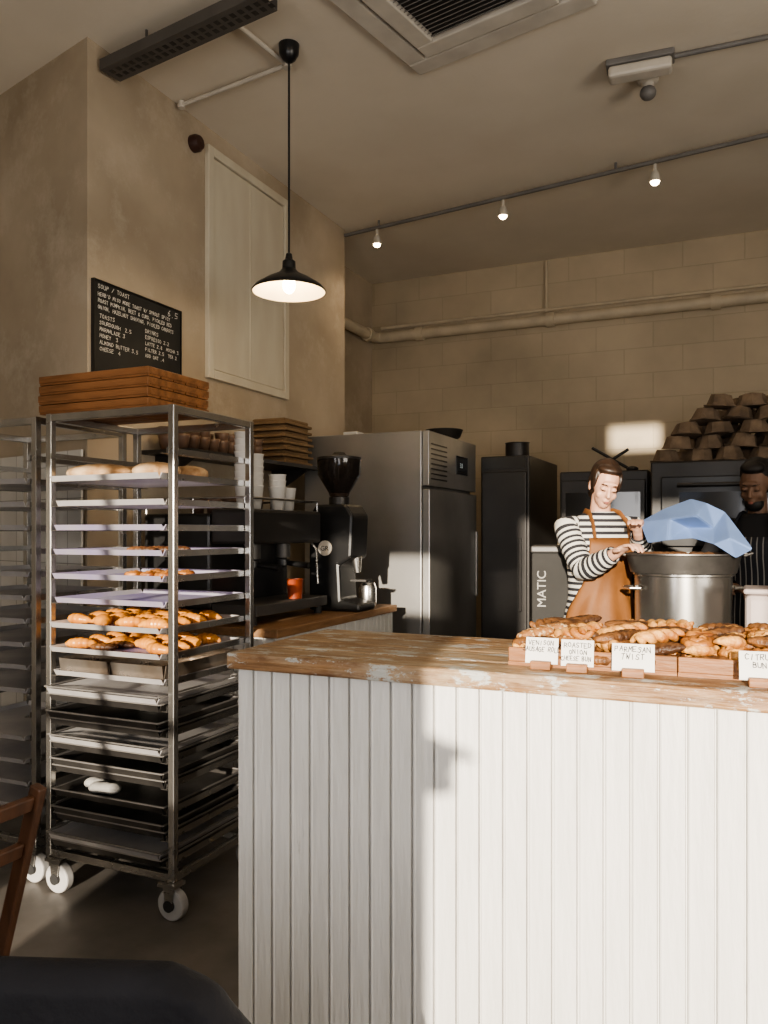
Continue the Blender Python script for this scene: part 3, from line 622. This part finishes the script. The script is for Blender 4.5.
def person(name,label,loc,rz,cfg):
    t=thing(name,label,'person',loc,rz)
    Ri=Matrix.Rotation(-rz,3,'Z');L=lambda w:Ri@(V(w)-V(loc))
    SR,SL=V((-.160,.0,1.365)),V((.160,.0,1.365))
    ER,WR_,EL,WL=[L(cfg[k]) for k in ('er','wr','el','wl')]
    hs=cfg.get('hs',1)
    hM=Matrix.Translation(V(cfg['hp']))@Euler(cfg['hr'],'ZYX').to_matrix().to_4x4()@Matrix.Diagonal((hs*.95,hs,hs*1.03,1))
    b=B()
    for s in (-1,1):
        b.cap((s*.085,0,.88),(s*.095,-.01,.48),.082,.055).cap((s*.095,-.01,.48),(s*.1,.02,.09),.054,.036)
        b.cap((s*.1,.03,.045),(s*.105,-.14,.035),.038,.032)
    b.ell((0,0,.92),(.155,.112,.13));b.ell((0,0,1.08),(.125,.095,.16));b.ell((0,0,1.25),(.145,.105,.16))
    b.cap((-.13,0,1.365),(.13,0,1.365),.046,.046)
    b.cap((0,.0,1.38),hM@V((0,.02,-.05)),.050,.041)
    b.cap(SR,ER,.043,.034).cap(ER,WR_,.034,.023).cap(SL,EL,.043,.034).cap(EL,WL,.034,.023)
    handprims(b,WR_,(WR_-ER),cfg['nr'],cfg.get('cr',.6),cfg.get('tr',1));handprims(b,WL,(WL-EL),cfg['nl'],.5,cfg.get('tl',-1))
    b.ell((0,.012,.03),(.073,.088,.085),M=hM);b.ell((0,-.028,-.02),(.057,.062,.082),M=hM);b.ell((0,-.048,-.074),(.032,.034,.03),M=hM)
    b.cap((0,-.088,.008),(0,-.105,-.026),.0065,.010,M=hM);b.ell((0,-.097,-.028),(.015,.011,.008),M=hM)
    for s in (-1,1):
        b.ell((s*.074,.012,-.008),(.009,.018,.03),M=hM);b.ell((s*.03,-.078,.004),(.015,.013,.01),M=hM);b.ell((s*.036,-.062,-.03),(.02,.02,.02),M=hM)
    b.ell((0,-.083,.03),(.045,.012,.012),M=hM);b.ell((0,-.088,-.057),(.018,.011,.009),M=hM)
    body=blob('body',b,.005,cfg['skin'],t,3)
    for s in (-1,1):
        B().sweep([hM@V((s*(.014+.010*i),-.0950+.0028*i*i*.8,.024+.003*math.sin(i))) for i in range(4)],[.0015,.0025,.0025,.001],8).build('eyebrow',cfg['hair'],body,smooth=True)
        B().sweep([hM@V((s*(.017+.008*i),-.0940+.002*i*i*.6,-.001-.002*math.sin(i))) for i in range(4)],[.001,.002,.002,.001],8).build('eyelid_lash',cfg['hair'],body,smooth=True)
    B().ell((0,-.0985,-.0555),(.014,.004,.0025),M=hM).ell((0,-.0975,-.061),(.012,.004,.003),M=hM).build('lips',m_lip,body,smooth=True)
    b=B()
    for q in cfg['hairp']:b.ell(q[0],q[1],M=hM)
    blob('hair',b,.005,cfg['hair'],t,4)
    if cfg.get('beard'):
        b=B();b.ell((0,-.045,-.078),(.048,.045,.04),M=hM);blob('beard',b,.007,cfg['hair'],t,3)
    rows=[]
    for z,rx,ry,oy in TOR:
        rows.append([V((rx*math.cos(a),ry*math.sin(a)+oy,z)) for a in [2*math.pi*k/28 for k in range(28)]])
    rings('shirt',rows,cfg['shirt'],t,lambda i,v:v.z)
    for S,E,Wt in ((SR,ER,WR_),(SL,EL,WL)):
        S0=V((S.x*.72,S.y,S.z-.005))
        ctrl=[S0,S.copy(),S.lerp(E,.3),S.lerp(E,.7),E.lerp(S,.08)*.5+E.lerp(Wt,.08)*.5,E.lerp(Wt,.3),E.lerp(Wt,.65),E.lerp(Wt,.93)]
        rr=[.050,.058,.055,.050,.051,.047,.040,.034]
        b=B();P=[];Rr=[]
        for i in range(len(ctrl)-1):
            for k in range(4):
                P.append(ctrl[i].lerp(ctrl[i+1],k/4));Rr.append((rr[i]+(rr[i+1]-rr[i])*k/4)*(1+.06*math.sin(i*2.3+k*1.6)))
        P.append(ctrl[-1]);Rr.append(rr[-1])
        P=[P[0]]+[(P[i-1]+P[i]*2+P[i+1])/4 for i in range(1,len(P)-1)]+[P[-1]]
        seg=18;b.sweep(P,Rr,seg,cap=False)
        me=b.mesh('sleeve')
        ds=[0]
        for i in range(1,len(P)):ds.append(ds[-1]+(P[i]-P[i-1]).length)
        setS(me,[ds[i//seg] for i in range(len(me.vertices))]);me.materials.append(cfg['shirt'])
        for p in me.polygons:p.use_smooth=True
        put('sleeve',me,t,solid=.003)
    rows=[];N=28
    for j in range(28):
        z=.42+j*(1.32-.42)/27
        rx,ry,oy=tor(z);rx+=.010;ry+=.012
        A=1.5 if z<1.0 else (1.5-(z-1.0)/.12*.6 if z<1.12 else .9-(z-1.12)/.20*.25)
        fo=.010*max(0,(1.18-z)/.4)
        rows.append([V(((rx+fo*math.sin(k*1.1)-fo*.5)*math.sin(-A+2*A*k/(N-1)),-(ry+fo*math.sin(k*1.1))*math.cos(-A+2*A*k/(N-1))+oy,z)) for k in range(N)])
    ap=rings('apron',rows,cfg['apron'],t,lambda i,v:v.x+1,.004,False)
    for s in (-1,1):
        B().sweep([(s*.085,-.12,1.315),(s*.085,-.10,1.385),(s*.075,-.05,1.43),(s*.07,.0,1.44),(s*.05,.06,1.42)],.014,8,flat=.35).build('apron_strap',cfg['apron'],ap,smooth=True)
    b=B()
    for s in (-1,1):
        b.cap((s*.085,0,.88),(s*.095,-.01,.48),.092,.07).cap((s*.095,-.01,.48),(s*.1,.02,.12),.07,.058)
    b.ell((0,0,.9),(.164,.122,.12));blob('trousers',b,.012,m_trous,t,3)
    for s in (-1,1):
        B().ell((s*.102,-.05,.035),(.048,.14,.045)).box(s*.102-.045,-.18,0,s*.102+.045,.08,.012).build('shoe',m_black,t,smooth=True)
    return t
wl=(-.60,3.71,0);wr=math.radians(38)
person('person','woman in striped long sleeved top and tan apron looking down over the pot',wl,wr,dict(
 er=W(583,572,d=3.46),wr=W(616,553,d=3.30),el=W(643,558,d=3.62),wl=W(638,532,d=3.45),nr=(0,0,1),nl=(0,0,1),tr=1,tl=-1,hs=.87,
 hp=(.0,-.05,1.552),hr=(math.radians(22),math.radians(4),math.radians(-14)),skin=m_skin,hair=m_hair,shirt=m_stripe,apron=m_apron,
 hairp=[((0,.028,.050),(.082,.088,.084)),((0,.05,0),(.08,.07,.088)),((0,-.020,.090),(.066,.055,.026)),((-.068,-.002,.028),(.014,.045,.055)),((.068,-.002,.028),(.014,.045,.055)),((0,.13,-.01),(.04,.04,.04)),((0,.08,-.06),(.055,.045,.05))]))
mp=W(758,d=3.98)
person('person','man in a dark top and vertically striped apron looking down by the oven',(mp.x,mp.y,0),math.radians(-12),dict(
 er=(mp.x-.26,mp.y-.02,1.1),wr=(mp.x-.1,mp.y-.24,1.08),el=(mp.x+.26,mp.y-.05,1.1),wl=(mp.x+.1,mp.y-.26,1.06),nr=(0,0,1),nl=(0,0,1),
 hp=(0,-.05,1.575),hr=(math.radians(20),0,math.radians(-5)),skin=m_skin2,hair=m_hair2,shirt=m_tee,apron=m_pin,beard=True,
 hairp=[((0,.025,.05),(.08,.085,.08)),((0,.05,.01),(.074,.06,.075)),((0,-.03,.095),(.06,.05,.03))]))
# blue sheet with sharp fold lines
SP=[(640,522,3.42),(664,509,3.44),(691,499,3.44),(706,503,3.36),(725,512,3.36),(753,549,3.04),(736,558,3.10),(714,544,3.14),(692,538,3.26),(668,540,3.22),(648,543,3.32),
    (670,519,3.25),(697,515,3.18),(714,528,3.28),(688,528,3.32),(730,538,3.10)]
fc=[(0,1,11),(1,2,12),(1,12,11),(2,3,12),(3,4,13),(3,13,12),(4,15,13),(4,5,15),(5,6,15),(6,7,15),(7,13,15),(7,8,14),(7,14,13),(12,13,14),(11,12,14),(8,9,14),(9,11,14),(9,10,11),(10,0,11)]
vs=[W(a,b_,d=c) for a,b_,c in SP];o0=vs[12].copy()
me=bpy.data.meshes.new('sheet');me.from_pydata([tuple(v-o0) for v in vs],[],fc);me.update()
me.materials.append(m_blue)
ca=me.attributes.new('crease_edge','FLOAT','EDGE')
for e in me.edges:ca.data[e.index].value=.8
o=put('blue_sheet',me,sub=3);q=o.modifiers.new('s','SOLIDIFY');q.thickness=.0015;q.offset=0;o.location=o0
tag(o,'creased sheet of blue paper held above the roasting tray','paper')
# ---------------------------------------------------------------- pastries
def fin(b,nm,m):
    me=b.mesh(nm);me.materials.append(m)
    for p in me.polygons:p.use_smooth=True
    return me
def croissant(k=1,m=m_gold,rid=.16):
    b=B();P=[];R=[]
    for i in range(33):
        u=i/32*2-1;a=u*1.1
        P.append((.058*k*math.sin(a),.036*k*(1-math.cos(a)),.018*k*(1-abs(u)**3*.5)))
        R.append(max(.004,.025*k*(1-abs(u)**1.6*.78))*(1+rid*((i*.22)%1-.5)))
    b.sweep(P,R,12,flat=.75);return fin(b,'croissant',m)
def roll(L=.055,m=m_seed,r=.026,f=.68,w=.05):
    b=B();P=[];R=[]
    for i in range(21):
        u=i/20*2-1
        P.append((L*u,.005*math.sin(u*3),r*f));R.append(max(.004,r*math.sqrt(max(0,1-abs(u)**2.6)))*(1+w*math.sin(i*2.1)))
    b.sweep(P,R,12,flat=f);return fin(b,'roll',m)
def twist(m=m_crust2,L=.062):
    b=B()
    for ph in (0,math.pi):
        P=[];R=[]
        for i in range(37):
            u=i/36*2-1;w=u*7
            P.append((L*u,.0125*math.cos(w+ph),.015+.006*math.sin(w+ph)));R.append(.0115*(1-abs(u)**4*.6))
        b.sweep(P,R,10,flat=.9)
    return fin(b,'twist',m)
def bun(k=.8,m=m_crust):
    b=B();P=[];R=[]
    for i in range(50):
        u=i/49;a=u*4*math.pi;r=(.04*(1-u)+.004)*k
        P.append((r*math.cos(a),r*math.sin(a),(.012+.010*u)*k));R.append(.0135*k*(1+.14*math.sin(i*1.3)))
    b.sweep(P,R,10);return fin(b,'bun',m)
CR,RO,RO2,TW,BU,CR2=croissant(1.15,rid=.2),roll(.046,m_seed,.022),roll(.055,m_crust2,.022,.62,.1),twist(),bun(.78),croissant(.72,m_gold2)
BU2,TW2,RB=bun(.72,m_gold2),twist(m_gold2,.058),roll(.072,m_crust2,.026,.55,.04)
def item(name,me,loc,rot,label,group,cat='pastry'):
    o=put(name,me);o.location=loc;o.rotation_euler=rot;tag(o,label,cat,group);return o
def crate(x0,x1,label):
    t=thing('display_crate',label,'crate',((x0+x1)/2,1.955,1.05),group='wooden display crates');w=(x1-x0)/2
    B().box(-w,-.19,0,w,.19,.008).build('base',m_wood,t)
    for nm,a in (('front_board',(-w,-.19,.008,w,-.18,.040)),('back_board',(-w,.18,.008,w,.19,.040)),('side_board',(-w,-.18,.008,-w+.006,.18,.034)),('side_board',(w-.006,-.18,.008,w,.18,.034))):
        B().box(*a).build(nm,m_wood,t,bev=.002)
K={'ro':(RO,'roll','small seeded roll piled in the two left crates','seeded rolls',.046),
   'rd':(RO2,'roll','dark crusted roll piled among the display crates','dark rolls',.055),
   'rb':(RB,'flat_loaf','long flat dark loaf lying on the pastry pile','flat loaves',.072),
   'tw':(TW,'pastry_twist','dark baked twist piled in the left and middle crates','baked twists',.062),
   'tg':(TW2,'pastry_twist','golden flaky twist among the darker pastries','golden twists',.058),
   'bu':(BU,'bun','glazed spiral bun piled in the crates by the rightmost card','spiral buns',.036),
   'bg':(BU2,'bun','golden flaky spiral bun in the crates by the rightmost card','golden buns',.034),
   'cr':(CR2,'croissant','small golden croissant among the buns by the rightmost card','small croissants',.042)}
crs=[(-.485,-.318,['ro','rd','tw','ro','tg'],'leftmost wooden display crate, behind the first two cards'),
 (-.316,-.128,['rd','tw','tg','rb','tg'],'wooden display crate behind the third card'),
 (-.126,.098,['bu','cr','bg','cr','rd'],'wooden display crate beside the rightmost card'),
 (.10,.32,['bu','cr','bg','cr'],'wooden display crate beyond the rightmost card')]
for ci,(x0,x1,kinds,cl) in enumerate(crs):
    crate(x0,x1,cl)
    for layer in range(3):
        y=1.955-.16+layer*.025;row=0
        while y<1.955+.165-layer*.01:
            x=x0+.006+(row%2)*.02
            while True:
                kk=random.choice(kinds)
                if ci<2 and layer==2 and row>2:kk=random.choice(['rb','rd','tg'])
                me,nm,lb,gr,hl=K[kk]
                if x+hl*1.2>x1+.02:break
                rz=random.uniform(-.8,.8) if nm!='bun' else random.uniform(0,6)
                hl2=hl*.88;px_=min(max(x+hl2,x0+hl*.75),x1-hl*.75)
                item(nm,me,(px_,y+random.uniform(-.01,.01),1.06+layer*.02+random.uniform(-.002,.006)),(random.uniform(-.25,.25),random.uniform(-.2,.2),rz),lb,gr)
                x+=hl*1.65
            y+=.046;row+=1
for px,yy,s,lb,sz,w in ((541,1.735,['VENISON','SAUSAGE ROLL'],'leftmost white card reading venison sausage roll',.009,.0355),(577,1.728,['ROASTED','ONION','CHEESE BUN'],'white card reading roasted onion cheese bun, second from left',.009,.034),(633,1.715,['PARMESAN','TWIST'],'white card reading parmesan twist, third from left',.0105,.042),(761,1.705,['CITRUS','BUN'],'rightmost white card reading citrus bun',.010,.038)):
    p=W(px,y=yy);t=thing('price_card',lb,'card',(p.x,yy,1.05),math.radians(random.uniform(-4,6)),group='price cards on the counter')
    T=Matrix.Rotation(-.2,4,'X')
    B().box(-w,-.0005,.012,w,.0005,.068,T).build('card',m_card,t)
    for i,q in enumerate(s):
        hand(q,sz*random.uniform(.95,1.1),.0014,(random.uniform(-.003,.003),-.0012,.052-i*(sz+.005)),ON_FRONT,m_ink,t,T=T,center=True,asp=.62 if len(q)<9 else .50,jit=.38)
    B().box(-.022,-.012,0,.022,.016,.018).build('wooden_block',m_wood,t,bev=.002)
# ---------------------------------------------------------------- racks
LV=[.18+.09*k for k in range(17)]
RW,RD=.60,.50
def make_rack(label,loc):
    t=thing('bakery_rack',label,'rack',loc,group='wheeled bakery racks')
    for sx in (-1,1):
        for sy in (-1,1):
            x,y=sx*(RW/2-.014),sy*(RD/2-.014)
            B().box(x-.013,y-.013,.13,x+.013,y+.013,1.79).build('post',m_rack,t,bev=.003)
            x-=sx*(.045 if sx<0 else 0)
            c=B().box(x-.045,y-.03,.118,x+.03,y+.03,.13).poly([(x-.022,.118),(x+.022,.118),(x+.012,.045),(x-.012,.045)],y-.028,y-.024).poly([(x-.022,.118),(x+.022,.118),(x+.012,.045),(x-.012,.045)],y+.024,y+.028).build('caster',m_steel,t)
            B().cyl((x,y-.018,.055),(x,y+.018,.055),.055,seg=28).build('wheel',m_wheel,c,bev=.006)
            B().cyl((x,y-.03,.055),(x,y+.03,.055),.02).build('axle',m_rub,c)
    for z,nm in ((1.775,'top_frame'),(.145,'base_frame')):
        b=B()
        for sy in (-1,1):b.box(-RW/2+.002,sy*(RD/2-.014)-.012,z-.014,RW/2-.002,sy*(RD/2-.014)+.012,z+.014)
        for sx in (-1,1):b.box(sx*(RW/2-.014)-.012,-RD/2+.002,z-.014,sx*(RW/2-.014)+.012,RD/2-.002,z+.014)
        b.build(nm,m_rack,t,bev=.003)
    for sx in (-1,1):
        x=sx*(RW/2-.03)
        rm=B().box(min(x,x-sx*.03),-RD/2,0,max(x,x-sx*.03),RD/2,.002).box(x-.001,-RD/2,0,x+.001,RD/2,.022).mesh('runner');rm.materials.append(m_rack)
        for z in LV:
            o=put('runner',rm,t);o.location=(0,0,z)
    return t
RX,RY=-2.10,2.24+RD/2
make_rack('wheeled stainless bakery rack full of trays, in front with wooden boards on top',(RX,RY,0))
make_rack('wheeled stainless bakery rack cut off by the left photo edge',(RX-.68,RY+.03,0))
def traymesh(w,d,h,m,nm):
    b=B();b.box(-w/2,-d/2,0,w/2,d/2,.0015)
    for s in (-1,1):
        b.poly([(s*w/2,0),(s*(w/2-.001),.0),(s*(w/2+.008),h),(s*(w/2+.012),h)],-d/2,d/2)
        b.poly([(s*d/2,0),(s*(d/2-.001),.0),(s*(d/2+.008),h),(s*(d/2+.012),h)],-w/2,w/2,axis='x')
    me=b.mesh(nm);me.materials.append(m);return me
TW_,TDp=.50,.47
TR=traymesh(TW_,TDp,.026,m_tray,'tray');TS=traymesh(TW_,TDp,.02,m_ts,'steel_tray');TSP=traymesh(TW_,TDp,.02,m_tsp,'violet_tinted_tray');TD=traymesh(.23,.44,.06,m_tin,'deep_tin')
def rimmesh(w,d,h,m):
    b=B()
    for s in (-1,1):
        b.box(-w/2-.012,s*(d/2+.01)-.003,h-.002,w/2+.012,s*(d/2+.01)+.003,h+.003)
        b.box(s*(w/2+.01)-.003,-d/2-.007,h-.002,s*(w/2+.01)+.003,d/2+.007,h+.003)
    me=b.mesh('rim');me.materials.append(m);return me
RM=rimmesh(TW_,TDp,.026,m_rim)
pm=B().box(-.235,-.225,0,.235,.225,.001).mesh('paper');pm.materials.append(m_paper)
ORD=['lowest','second','third','fourth','fifth','sixth','seventh','eighth','ninth','tenth','eleventh','twelfth','thirteenth','fourteenth','fifteenth','sixteenth','top']
def tray(k,me,kind,rx,rack,paper=False,dy=-.01,rim=False,dz=.003,ex='',dx=0,rz=0):
    t=thing('baking_tray','%s%s on the %s runner counting up, %s'%(ex,kind,ORD[k],rack),'tray',(rx+dx,RY+dy,LV[k]+dz),rz,'trays in the %s'%rack)
    put('pan',me,t)
    if rim:put('rim',RM,t)
    if paper:
        o=put('paper_liner',pm,t);o.location=(0,0,.003)
FR='front bakery rack'
for k in (0,1,2,3,4,5,6):
    dy=random.uniform(-.04,.0);tray(k,TR,'dark baking tray',RX,FR,dy=dy,rim=True)
    if k!=2:tray(k,TR if k%2 else TS,'dark baking tray' if k%2 else 'grey baking tray',RX,FR,dy=dy-.012,rim=True,dz=.031,ex='upper nested ')
for dx,s in ((-.125,'left '),(.125,'right ')):
    tray(7,TD,'deep silver tin',RX,FR,ex=s,dx=dx,dz=.006)
tray(7,TS,'shallow tray under the deep tins',RX,FR)
for k in (8,9):tray(k,TS,'tray of croissants',RX,FR,True,-.03)
for k in (10,11,12,13,14):tray(k,TS if k==14 else TSP,'steel baking tray with paper',RX,FR,True,random.uniform(-.02,.0))
tray(15,TS,'tray of flat loaves',RX,FR,True,-.03)
for k in range(1,16):
    if k not in (5,12):tray(k,TS,'steel baking tray',RX-.68,'left bakery rack',dy=random.uniform(0,.03))
for k,lb,gr in ((8,'golden croissant on the lower croissant tray of the rack','croissants on the lower tray'),(9,'golden croissant on the upper croissant tray of the rack','croissants on the upper tray')):
    for i in range(4):
        for j in range(4):
            if k==8 and (i,j) in ((1,0),(2,0)):continue
            item('croissant',CR,(RX-.18+i*.12+random.uniform(-.008,.008),RY-.20+j*.1,LV[k]+.009),(0,0,random.uniform(-.5,.5)+(3.14 if random.random()<.3 else 0)),lb,gr)
for i in range(2):
    item('roll',RO2,(RX-.06+i*.02,RY-.2+i*.07,LV[8]+.009),(0,0,.1),'dark crusted roll between the lower croissants','dark rolls on the lower croissant tray')
for i in range(3):
    for j in range(2):
        item('bun',BU,(RX+.04+i*.07,RY-.15+j*.12,LV[11]+.008),(0,0,random.uniform(0,3)),'spiral bun on a middle tray of the front rack','buns on the middle tray')
for i in range(3):
    item('roll',RO2,(RX+.12+(i-1)*.03,RY-.17+i*.06,LV[12]+.008),(0,0,.3),'dark roll on the tray above the middle buns','dark rolls above the middle buns')
for (x,y,l,rz,lb) in ((-.10,-.16,.17,.05,'long floured loaf at the left front of the top tray'),(-.1,-.02,.17,-.08,'long floured loaf behind the left front one on the top tray'),(.15,-.14,.10,.2,'short flat loaf at the right front of the top tray'),(.14,.05,.1,-.2,'short flat loaf at the right back of the top tray')):
    b=B();P=[];R=[]
    for i in range(25):
        u=i/24*2-1;P.append((l*u*.88,.006*math.sin(u*4),.03));R.append(max(.008,.056*(1-abs(u)**2.2)**.6+.004)*(1+.07*(((i*.3)%1)-.5)))
    o=b.sweep(P,R,14,flat=.55).build('loaf',m_loaf,smooth=True);o.location=(RX+x,RY+y-.02,LV[15]+.008);o.rotation_euler=(0,0,rz);tag(o,lb,'loaf','loaves on the top tray')
b=B()
for i in range(5):b.ell((-.08+i*.03,random.uniform(-.02,.02),.02),(.035,.035,.02),(0,0,i))
o=blob('folded_cloth',b,.006,m_cloth,None,3);o.location=(RX-.1,RY-.15,LV[2]+.006);tag(o,'crumpled white cloth on a low tray of the front rack','cloth')
for i in range(4):
    t=thing('wooden_tray','shallow wooden slatted tray on the rack top, %s of the stack'%['bottom','second from bottom','third from bottom','topmost'][i],'wooden tray',(-2.185+random.uniform(-.004,.004),2.43+random.uniform(-.003,.003),1.791+i*.0365),random.uniform(-.004,.004),'wooden trays stacked on the rack')
    b=B()
    for k in range(5):b.box(-.26,-.175+k*.071,0,.26,-.175+k*.071+.064,.008)
    b.build('slats',m_wood,t,bev=.001)
    b=B();b.box(-.262,-.178,.008,.262,-.163,.034);b.box(-.262,.163,.008,.262,.178,.034);b.box(-.262,-.163,.008,-.247,.163,.034);b.box(.247,-.163,.008,.262,.163,.034)
    b.build('rim',m_wood,t,bev=.002)
# ---------------------------------------------------------------- foreground
t=thing('wooden_chair','dark brown wooden folding chair at the left edge','chair',(-1.60,1.08,0))
for y in (-.2,.2):
    B().beam((.21,y,.80),(-.025,y,0),.022,.032).build('back_leg',m_dwood,t,bev=.004)
    B().beam((-.42,y*.85,0),(.06,y*.85,.46),.02,.03).build('front_leg',m_dwood,t,bev=.004)
for z in (.765,.66):
    x=.21-(.80-z)*.294
    B().bx((x,0,z),(.016,.38,.035),(0,.29,0)).build('back_rail',m_dwood,t,bev=.004)
b=B()
for i in range(6):b.box(-.38+i*.07,-.18,.455,-.32+i*.07,.18,.472)
b.build('seat',m_dwood,t,bev=.003)
p=W(100,z=0,d=1.12)
t=thing('padded_chair','black padded chair back in the bottom left foreground','chair',(p.x,p.y,0),TH)
b=B();b.poly([(-.45,.40),(-.45,.722),(-.40,.732),(.10,.726),(.140,.710),(.215,.62),(.24,.40)],-.03,.045)
b.cap((-.44,.008,.709),(-.2,.01,.722),.035);b.cap((-.2,.01,.719),(.09,.008,.709),.034,.036);b.cap((.09,.008,.709),(.145,.008,.685),.036,.033);b.cap((.14,.008,.685),(.21,.008,.60),.034,.036)
blob('backrest',b,.01,m_leather,t,5)
B().box(-.44,-.45,.38,.24,.04,.46).build('seat',m_leather,t,bev=.025)
for x in (-.4,.2):
    for y in (-.4,.0):B().cyl((x,y,0),(x,y,.38),.015).build('leg',m_black,t)
# ---------------------------------------------------------------- lights
def area(nm,loc,rot,sx,sy,e,c):
    l=bpy.data.lights.new(nm,'AREA');l.shape='RECTANGLE';l.size=sx;l.size_y=sy;l.energy=e;l.color=c
    o=bpy.data.objects.new(nm,l);C.objects.link(o);o.location=loc;o.rotation_euler=rot;return o
area('window_fill',(.45,-1.15,1.6),(math.radians(116),0,0),1.0,2.0,28,(1,.95,.9))  # added fill lamp just inside the opening, simulating sky light
area('window_fill',(-1.4,-1.15,1.5),(math.radians(108),0,math.radians(12)),.7,1.2,24,(1,.95,.9))  # second added fill inside the left opening, brightening the rack side
area('side_fill',(3.1,.8,1.9),(math.radians(118),0,math.radians(90)),2.4,1.8,150,(1,.92,.81))  # added room fill before the solid right wall, no window there
s=bpy.data.lights.new('sun','SUN');s.energy=10.5;s.color=(1,.88,.72);s.angle=.013
so=bpy.data.objects.new('sun',s);C.objects.link(so)
dv=V((-.2,1,-.16));so.rotation_euler=dv.to_track_quat('-Z','Y').to_euler();so.location=(2,-6,4)
w=bpy.data.worlds.new('w');scene.world=w;w.use_nodes=True
bg=w.node_tree.nodes['Background'];bg.inputs[0].default_value=(.6,.72,.95,1);bg.inputs[1].default_value=1.2
try:
    scene.view_settings.view_transform='AgX';scene.view_settings.look='AgX - Medium High Contrast';scene.view_settings.exposure=-.05
except Exception as e:print(e)
cd=bpy.data.cameras.new('camera');co=bpy.data.objects.new('camera',cd);C.objects.link(co)
co.location=(0,0,H);co.rotation_euler=(math.pi/2,0,TH)
cd.sensor_fit='VERTICAL';cd.sensor_height=36;cd.lens=36*F0/1024;cd.shift_y=(HY-512)/1024;cd.clip_start=.05
scene.camera=co
